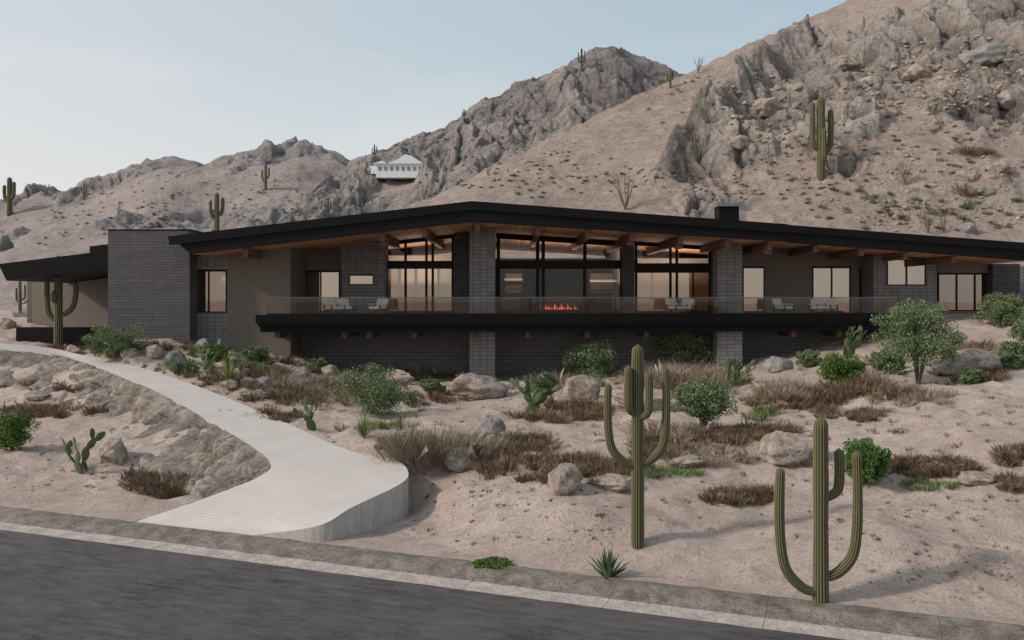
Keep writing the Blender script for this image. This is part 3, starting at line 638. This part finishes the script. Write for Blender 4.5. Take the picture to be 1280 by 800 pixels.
def boulder(px,py,w,h,mat='rock',flat=False,name='boulder',sub=4,seed=None):
    g=hit(px,py)
    if g is None:return
    s_=g.y/F;rx=w*s_/2;rz_=h*s_*.62;ry=rx*random.uniform(.7,.9)
    bm=bmesh.new();bmesh.ops.create_icosphere(bm,subdivisions=sub,radius=1)
    pl=[]
    for i in range(13):
        n=Vector((random.gauss(0,1),random.gauss(0,1),random.gauss(0,1)*.9)).normalized();pl.append((n,random.uniform(.68,.96)))
    so=Vector((random.random()*50,random.random()*50,0))
    for v in bm.verts:
        d=v.co.normalized();r=1.08
        for n,k_ in pl:
            q=d.dot(n)
            if q>.05: r=min(r,k_/q)
        p=d*r
        r2=1+.10*noise.fractal(p*2.2+so,.9,2.1,5)+.05*noise.fractal(Vector((p.x,p.y,p.z*3))*3+so,.8,2.2,4)
        if flat: p.z*=.9; r2+=.045*math.sin(p.z*14+noise.noise(p*2+so)*3)
        p*=r2;v.co=Vector((p.x*rx,p.y*ry,p.z*rz_))
    me=bpy.data.meshes.new(name);bm.to_mesh(me);bm.free()
    o=obj(name,me,M[mat],None,True);o.location=g+Vector((0,ry*.5,rz_*.55));o.rotation_euler=(random.uniform(-.08,.08),random.uniform(-.1,.1),random.uniform(-.5,.5));return o
for b in ((592,499,78,36,'rock',1),(727,500,52,32,'rock',0),(576,588,40,30,'rockg',0),(706,618,46,38,'rock',0),(765,612,62,18,'rock',1),(985,579,84,40,'rock',1),(1220,468,92,34,'rock',1),
 (806,514,86,24,'rock',1),(190,447,26,18,'rock',0),(218,456,30,18,'rockg',0),(374,471,26,14,'rockg',0),(412,470,26,14,'rock',0),(497,478,42,16,'rock',1),(318,500,44,13,'rock',1),(975,464,36,20,'rockg',0),
 (90,443,20,12,'rock',0),(615,542,38,18,'rockg',0),(140,579,40,30,'rock',0),(860,585,50,16,'rock',1),(1222,606,50,16,'rock',1),(1100,592,34,12,'rock',1),(300,470,24,12,'rock',0),(160,447,22,14,'rock',0),
 (330,483,20,12,'rockg',0),(1233,244,26,14,'rockg',0),(1212,226,30,16,'rock',0),(1213,291,22,14,'rockg',0),(1252,214,26,14,'rock',0),(45,500,34,12,'rock',1),(100,488,26,12,'rock',0),
 (252,437,20,14,'rockg',0),(285,486,22,12,'rock',0),(1018,548,30,10,'rock',1),(705,505,26,12,'rock',0),(35,378,24,10,'rock',0),(5,410,24,14,'rock',0),
 (1236,84,84,34,'rockg',1),(1190,118,34,20,'rock',0),(1150,96,40,18,'rock',1),(1262,132,40,20,'rock',0),(1090,110,44,20,'rock',1),(962,142,40,26,'rock',1),(925,190,40,24,'rock',1),(1060,86,46,20,'rock',1)):
    boulder(*b[:5],flat=bool(b[5]))
def blades(Cn,hh,sp,nb,wd,up=.6):
    Cn=np.repeat(Cn,nb,0);hh=np.repeat(hh,nb);sp=np.repeat(sp,nb);k=len(Cn)
    a=rng.uniform(0,2*math.pi,k);q=np.sqrt(rng.uniform(0,1,k));d=np.stack([np.cos(a),np.sin(a),np.zeros(k)],1)
    b=Cn+d*(q*sp*.6)[:,None];ln=rng.uniform(.4,1,k);tip=b+d*(sp*rng.uniform(0,.7,k))[:,None]+rng.normal(0,.16,(k,3))*sp[:,None];tip[:,2]=b[:,2]+hh*ln*(1-.45*q)
    w=np.stack([-np.sin(a+1),np.cos(a+1),np.zeros(k)],1)*wd;b[:,2]-=.05
    mid=b*.45+tip*.55+rng.normal(0,.09,(k,3))*hh[:,None]
    v=np.stack([b-w,b+w,mid+w*.7,tip,mid-w*.7],1).reshape(-1,3);f=np.arange(k*5).reshape(-1,5);return v,f
def leaves(n,R,s,ncl=28,cs=.28,hollow=.45):
    c=rng.normal(0,1,(ncl,3));c/=np.linalg.norm(c,axis=1)[:,None];c*=rng.uniform(hollow,.86,(ncl,1));
    i=rng.integers(0,ncl,n);o=rng.normal(0,1,(n,3));o/=np.linalg.norm(o,axis=1)[:,None];o*=(cs*rng.uniform(.2,1,(n,1))**.6)*rng.uniform(.7,1.2,(ncl,1))[i]
    p=(c[i]+o)*R;p=p[p[:,2]>-R[2]*.85];n=len(p)
    a=rng.normal(0,1,(n,3));a/=np.linalg.norm(a,axis=1)[:,None];b=np.cross(a,rng.normal(0,1,(n,3)));b/=np.linalg.norm(b,axis=1)[:,None]
    z=s*rng.uniform(.6,1.3,(n,1));v=np.stack([p-a*z,p+b*z*.45,p+a*z,p-b*z*.45],1).reshape(-1,3)
    return v,np.arange(n*4).reshape(-1,4)
def shrub(px,py,w,h,mat='leaf_s',trunk=False,name='green_shrub',n=9500):
    g=hit(px,py)
    if g is None:return
    s_=g.y/F;rx=w*s_/2;H_=h*s_;e=empty(name,g)
    crown=.78 if trunk else 1.;rz_=H_*crown*.55
    v,f=leaves(n,np.array([rx*1.05,rx*.9,rz_*1.05]),.045*max(1,g.y/38),75,.27,.3)
    v[:,2]+=H_-rz_*.95;pd('foliage',v,f,M[mat],e)
    V_,F_,R_=[],[],[]
    for i in range(8 if trunk else 9):
        a=random.uniform(0,6.28);q=random.uniform(.2,.75)
        tube(V_,F_,R_,[(0.03*math.cos(a),.03*math.sin(a),-.1),(rx*q*.25*math.cos(a),rx*q*.25*math.sin(a),H_*.25),(rx*q*.7*math.cos(a),rx*q*.7*math.sin(a),H_*.55),(rx*q*math.cos(a),rx*q*math.sin(a),H_*.85)],.035 if trunk else .02,5,1,.12)
    pd('branches',V_,F_,M['bark'],e)
for s in ((145,447,78,46,'leaf_s'),(465,517,96,58,'leaf_s'),(740,476,80,50,'leaf_s'),(858,454,94,46,'leaf_s'),(15,562,60,48,'leaf_g'),(1052,484,62,46,'leaf_g'),(1082,606,66,58,'leaf_g'),(1252,408,60,44,'leaf_s'),(1282,430,40,36,'leaf_s'),(1110,468,48,32,'leaf_s'),(1268,460,44,34,'leaf_s'),(615,712,54,12,'leaf_g'),(395,465,34,18,'leaf_s'),(230,470,36,18,'leaf_s'),(1215,480,36,20,'leaf_s'),(320,452,34,20,'leaf_s'),(540,492,34,20,'leaf_s'),(680,486,36,20,'leaf_s'),(268,452,30,22,'leaf_g'),(1010,458,36,22,'leaf_s')):
    shrub(*s)
shrub(880,541,84,70,'leaf_s',True,'palo_verde_tree',11000);shrub(1147,480,118,104,'leaf_s',True,'palo_verde_tree',20000)
def prickly(px,py,h,name='prickly_pear_cactus'):
    g=hit(px,py)
    if g is None:return
    Hh=h*g.y/F;bm=bmesh.new();L=Hh/3.3
    def pad(p,d,l,lvl,az):
        d=d.normalized();s_=Vector((math.cos(az),math.sin(az),0));s_=(s_-d*s_.dot(d)).normalized();t=d.cross(s_)
        mt=Matrix((( *(s_*l*.30),0),( *(t*l*.065),0),( *(d*l*.55),0),(0,0,0,1))).transposed();mt.translation=p+d*l*.5
        bmesh.ops.create_uvsphere(bm,u_segments=14,v_segments=10,radius=1,matrix=mt)
        if lvl<3:
            ks=[-1,1] if random.random()<.6 else [random.choice((-1,1))]
            for k_ in ks:
                nd=(d+s_*k_*random.uniform(.35,.95)+Vector((0,0,.45))).normalized();pad(p+d*l*.9+s_*k_*.14*l,nd,l*random.uniform(.7,.95),lvl+1,az+random.uniform(-.9,.9))
    for i in range(3):
        a=random.uniform(0,6.28);pad(Vector((math.cos(a)*.1*Hh,math.sin(a)*.1*Hh,-.05)),Vector((math.cos(a)*.4,math.sin(a)*.2,1)),L,0 if i else 0,random.uniform(-.7,.7))
    me=bpy.data.meshes.new(name);bm.to_mesh(me);bm.free();obj(name,me,M['pad'],None,True).location=g
for a in ((108,591,60),(255,462,46),(395,537,48),(662,516,58),(918,483,44),(1056,447,52),(515,510,24),(580,478,18)): prickly(*a)
def agave(px,py,h,mat='agave',n=34,name='agave_plant',wd=.045,spread=.8):
    g=hit(px,py)
    if g is None:return
    Hh=h*g.y/F;vv=[];ff=[]
    for i in range(n):
        a=i*2.4+random.uniform(-.2,.2);el=math.radians(random.uniform(20,85));L=Hh*random.uniform(.8,1.1)
        d=np.array([math.cos(a)*math.cos(el)*spread,math.sin(a)*math.cos(el)*spread,math.sin(el)]);sd=np.array([-math.sin(a),math.cos(a),0]);b=len(vv)
        for t,w in ((0,.8),(.3,1),(.7,.7),(1,.02)):
            p=d*L*t;p[2]-=.12*L*t*t*math.cos(el);ww=wd*w*max(1,Hh)
            vv+=[p-sd*ww,p-np.array([0,0,.35*ww]),p+sd*ww]
        for j in range(3):
            q=b+3*j;ff+=[(q,q+1,q+4,q+3),(q+1,q+2,q+5,q+4)]
    pd(name,vv,ff,M[mat]).location=g
agave(760,724,44)
for a in ((455,548,36),(500,540,30),(285,482,36),(283,455,28),(265,470,24),(300,470,20),(955,525,18),(240,446,20),(1105,462,26),(325,470,22),(430,478,20)): agave(a[0],a[1],a[2],'agave_y',46,'yucca_plant',.022,.7)
def ocotillo(px,py,h):
    g=hit(px,py)
    if g is None:return
    Hh=h*g.y/F;V_,F_,R_=[],[],[]
    for i in range(11):
        a=random.uniform(0,6.28);q=random.uniform(.12,.42)*Hh;w=random.uniform(-.05,.05)*Hh
        tube(V_,F_,R_,[(0,0,-.1),(q*.35*math.cos(a)+w,q*.35*math.sin(a),Hh*.35),(q*.8*math.cos(a)-w,q*.8*math.sin(a),Hh*.7),(q*math.cos(a),q*math.sin(a),Hh*random.uniform(.8,1))],Hh*.011,4,1,Hh/12)
    pd('ocotillo_plant',V_,F_,M['ocot']).location=g
for a in ((782,262,46),(882,155,40),(872,200,36),(1132,231,32),(957,20,34),(873,92,22),(610,220,20),(456,244,36),(56,246,18),(530,250,16),(690,165,20),(1175,160,22),(1235,105,24),(1160,292,34),(1180,292,28),(148,268,18),(398,250,18),(655,190,16),(1005,150,18)): ocotillo(*a)
def patch(lst):
    out=[];hs=[]
    for px,py,rx,ry,n,h in lst:
        for i in range(n):
            while True:
                a,b=random.uniform(-1,1),random.uniform(-1,1)
                if a*a+b*b<1: break
            g=hit(px+a*rx,max(380,py+b*ry) if py>300 else py+b*ry)
            if g is not None and (S(g.x,g.y)>.3): out.append(tuple(g));hs.append(h*random.uniform(.6,1.25)*(g.y/F))
    return np.array(out),np.array(hs)
def brush(name,lst,mat,nb,wd,asp=.9):
    c,h=patch(lst);v,f=blades(c,h,h*asp,nb,wd);pd(name,v,f,M[mat])
brown=[(60,515,70,8,30,16),(70,485,70,5,16,11),(215,608,48,14,34,20),(185,600,30,8,14,16),(700,588,110,16,80,20),(640,560,50,12,30,18),(845,560,60,14,30,16),(400,495,90,14,70,16),(350,462,60,12,34,13),(860,478,70,14,50,20),
 (990,500,60,12,40,16),(1090,490,60,10,40,18),(930,545,90,10,46,16),(1160,585,60,10,34,16),(925,622,45,8,26,18),(1230,445,50,12,26,16),(1060,520,50,8,24,14),(560,470,60,8,30,14),(200,432,60,8,24,12),(100,438,50,5,16,9),
 (700,520,60,8,26,14),(1275,570,25,14,14,16),(1265,605,30,8,14,16),(330,520,50,8,22,11),(1215,470,50,10,20,16),(720,510,40,10,20,16),(450,478,40,6,16,12),(300,475,60,14,32,13),(520,500,60,8,24,13)]
brush('dry_brush',brown,'dry',120,.010,1.05)
grey=[(545,572,45,12,26,44),(510,560,30,8,12,34),(600,570,30,10,10,34),(850,478,50,14,20,34),(985,492,30,10,12,30),(710,475,40,8,12,24),(815,545,50,12,14,26),(380,485,60,12,14,22),(540,462,30,8,10,22),(880,575,50,10,12,24),(1140,500,50,8,12,18),(40,395,30,6,8,10),(120,402,14,4,6,18),(1080,470,30,8,8,20)]
brush('grey_brush',grey,'drygrey',140,.008,1.1)
brush('hillside_grey_brush',[(1220,192,22,5,8,14),(1215,240,20,5,6,12)],'drygrey',140,.03,1.1)
brush('green_grass_tufts',[(615,708,24,4,14,10),(840,590,40,8,16,14),(1160,608,40,6,16,12),(470,535,50,10,12,16),(960,520,30,8,12,14),(290,455,30,14,14,14),(1110,455,30,8,10,14),(1190,245,60,40,14,7),(760,480,30,8,8,14),(1268,440,20,10,10,18),(640,490,60,8,10,12),(230,460,30,8,10,12)],'grass',60,.01)
lo=[(800,620,480,60,90,5),(640,640,140,50,20,5),(1150,680,120,60,26,5),(120,590,120,40,30,5),(900,520,380,70,150,8),(400,480,160,40,60,8)]
brush('sparse_dry_grass',lo,'dry',30,.008,.9)
hl=[(1120,200,170,90,150,5),(950,220,120,30,50,4),(720,215,120,30,50,3.5),(250,250,200,35,90,3),(600,180,120,60,90,3),(1200,270,90,22,40,6),(120,290,120,30,40,3.5),(870,130,60,50,20,4)]
brush('hillside_scrub',hl,'dry',40,.03,.9);brush('hillside_green_scrub',[(1130,260,150,30,26,8),(700,230,100,20,14,5),(250,260,200,30,30,4),(1100,150,150,80,30,5),(600,200,110,40,24,4)],'leaf_s',60,.035,.8)
def stones(name,lst,mat):
    t=bmesh.new();bmesh.ops.create_icosphere(t,subdivisions=2,radius=1);tv=np.array([v.co[:] for v in t.verts]);tf=np.array([[v.index for v in f.verts] for f in t.faces]);t.free()
    vs=[];fs=[];o=0
    c,h=patch(lst)
    for p,r in zip(c,h):
        q=tv*(1+rng.normal(0,.13,(len(tv),1)))
        for _ in range(3):
            n=rng.normal(0,1,3);n/=np.linalg.norm(n);dd=q@n;q=q-np.outer(np.clip(dd-.55,0,9),n)
        a=rng.uniform(0,6.28);R=np.array([[math.cos(a),-math.sin(a),0],[math.sin(a),math.cos(a),0],[0,0,1]])
        q=(q*np.array([1,.75,.6])*r*rng.uniform(.35,1.3))@R.T+p;vs.append(q);fs.append(tf+o);o+=len(tv)
    pd(name,np.vstack(vs),np.vstack(fs),M[mat])
stones('loose_stones',[(860,620,420,70,800,1.4),(1150,690,140,70,420,1.5),(100,590,140,50,330,1.5),(640,500,640,60,650,2.4),(640,650,160,50,300,1.4),(250,455,120,20,90,3.6),(1200,720,80,30,60,3.2),(900,600,380,60,60,3.2)],'rock')
stones('hillside_rocks',[(1140,180,160,110,420,3.),(1180,270,110,25,120,3),(700,200,120,40,50,1.6),(250,240,220,40,130,1.6),(600,170,130,70,160,1.8),(1180,90,110,50,150,4.5),(900,230,100,25,70,2.5),(960,130,50,50,50,4.5),(480,220,60,20,30,2.5)],'rock')
# house form guessed for an ambiguous white patch on the mountain shoulder
gc=hit(498,218);Yh=gc.y-4;WH=empty('guessed_white_house')
def hb(nm,p0,p1,q0,q1,dy,dp,mat): box(nm,wx(p0,Yh),wx(p1,Yh),Yh+dy,Yh+dy+dp,wz(q0,Yh),wz(q1,Yh),mat,WH)
hb('main_wing',470,532,222,205,0,8,M['wwall']);hb('left_wing',461,470,216,206,1,6,M['wwall'])
prism('gable_roof',[(wx(484,Yh),wz(204.9,Yh)),(wx(530,Yh),wz(204.9,Yh)),(wx(514,Yh),wz(195,Yh)),(wx(506,Yh),wz(193,Yh)),(wx(498,Yh),wz(199,Yh))],Yh-.3,Yh+8,M['wwall'],WH)
prism('wing_roof',[(wx(466,Yh),wz(204.9,Yh)),(wx(483.8,Yh),wz(204.9,Yh)),(wx(478,Yh),wz(201,Yh))],Yh-.3,Yh+8,M['wwall'],WH)
for i in range(8): hb('window',473+i*7.2,476.5+i*7.2,213,208,-.08,.07,M['steel'])
# ------------------------------------------------------------ light, sky, camera
el=math.radians(33);az=Vector((-1,-.32,0)).normalized()
sd=Vector((az.x*math.cos(el),az.y*math.cos(el),math.sin(el)))
l=bpy.data.lights.new('sun','SUN');l.energy=2.7;l.angle=math.radians(5);l.color=(1,.88,.78)
s=bpy.data.objects.new('sun',l);sc.collection.objects.link(s);s.rotation_euler=sd.to_track_quat('Z','Y').to_euler()
w=bpy.data.worlds.new('World');sc.world=w;w.use_nodes=True;nt=w.node_tree;bg=nt.nodes['Background']
def wn(t,**kw):
    n=nt.nodes.new(t)
    for a,b in kw.items(): setattr(n,a,b)
    return n
lk=nt.links.new
sky=wn('ShaderNodeTexSky');sky.sky_type='NISHITA';sky.sun_disc=False;sky.sun_elevation=el;sky.sun_rotation=math.atan2(sd.x,sd.y);sky.dust_density=3;sky.altitude=400
tc=wn('ShaderNodeTexCoord');sx=wn('ShaderNodeSeparateXYZ');lk(tc.outputs['Generated'],sx.inputs[0])
hz=wn('ShaderNodeMapRange');lk(sx.outputs['Z'],hz.inputs[0]);hz.inputs[1].default_value=0;hz.inputs[2].default_value=.6;hz.inputs[3].default_value=.84;hz.inputs[4].default_value=.58
hc=wn('ShaderNodeMapRange');lk(sx.outputs['X'],hc.inputs[0]);hc.inputs[1].default_value=-.5;hc.inputs[2].default_value=.4
hcol=wn('ShaderNodeMix',data_type='RGBA');lk(hc.outputs[0],hcol.inputs[0]);hcol.inputs[6].default_value=(5.3,5.4,5.4,1);hcol.inputs[7].default_value=(3.2,4.15,4.5,1)
m1=wn('ShaderNodeMix',data_type='RGBA');lk(hz.outputs[0],m1.inputs[0]);lk(sky.outputs[0],m1.inputs[6]);lk(hcol.outputs[2],m1.inputs[7])
hb_=wn('ShaderNodeMapRange');lk(sx.outputs['Z'],hb_.inputs[0]);hb_.inputs[1].default_value=.26;hb_.inputs[2].default_value=.06;hb_.inputs[3].default_value=0;hb_.inputs[4].default_value=.55
m2=wn('ShaderNodeMix',data_type='RGBA');lk(hb_.outputs[0],m2.inputs[0]);lk(m1.outputs[2],m2.inputs[6]);m2.inputs[7].default_value=(5.8,5.5,5.25,1)
mp=wn('ShaderNodeMapping');mp.inputs['Scale'].default_value=(1,1,5);lk(tc.outputs['Generated'],mp.inputs[0])
no=wn('ShaderNodeTexNoise');no.inputs['Scale'].default_value=2.2;no.inputs['Detail'].default_value=8;lk(mp.outputs[0],no.inputs[0])
rp=wn('ShaderNodeValToRGB');rp.color_ramp.elements[0].position=.50;rp.color_ramp.elements[1].position=.72;rp.color_ramp.elements[1].color=(.35,.35,.35,1);lk(no.outputs['Fac'],rp.inputs[0])
mx=wn('ShaderNodeMix',data_type='RGBA');mx.inputs[7].default_value=(6.0,5.7,5.4,1);lk(rp.outputs[0],mx.inputs[0]);lk(m2.outputs[2],mx.inputs[6]);lk(mx.outputs[2],bg.inputs[0]);bg.inputs[1].default_value=.145
cd=bpy.data.cameras.new('camera');cam=bpy.data.objects.new('camera',cd);sc.collection.objects.link(cam);cam.location=(0,0,EZ);cam.rotation_euler=(math.pi/2,0,0)
cd.sensor_width=36;cd.lens=36*F/1280;cd.shift_y=-26/1280;cd.clip_end=5000;cd.clip_start=.1;sc.camera=cam
sc.view_settings.view_transform='Standard';sc.view_settings.look='None';sc.view_settings.exposure=0
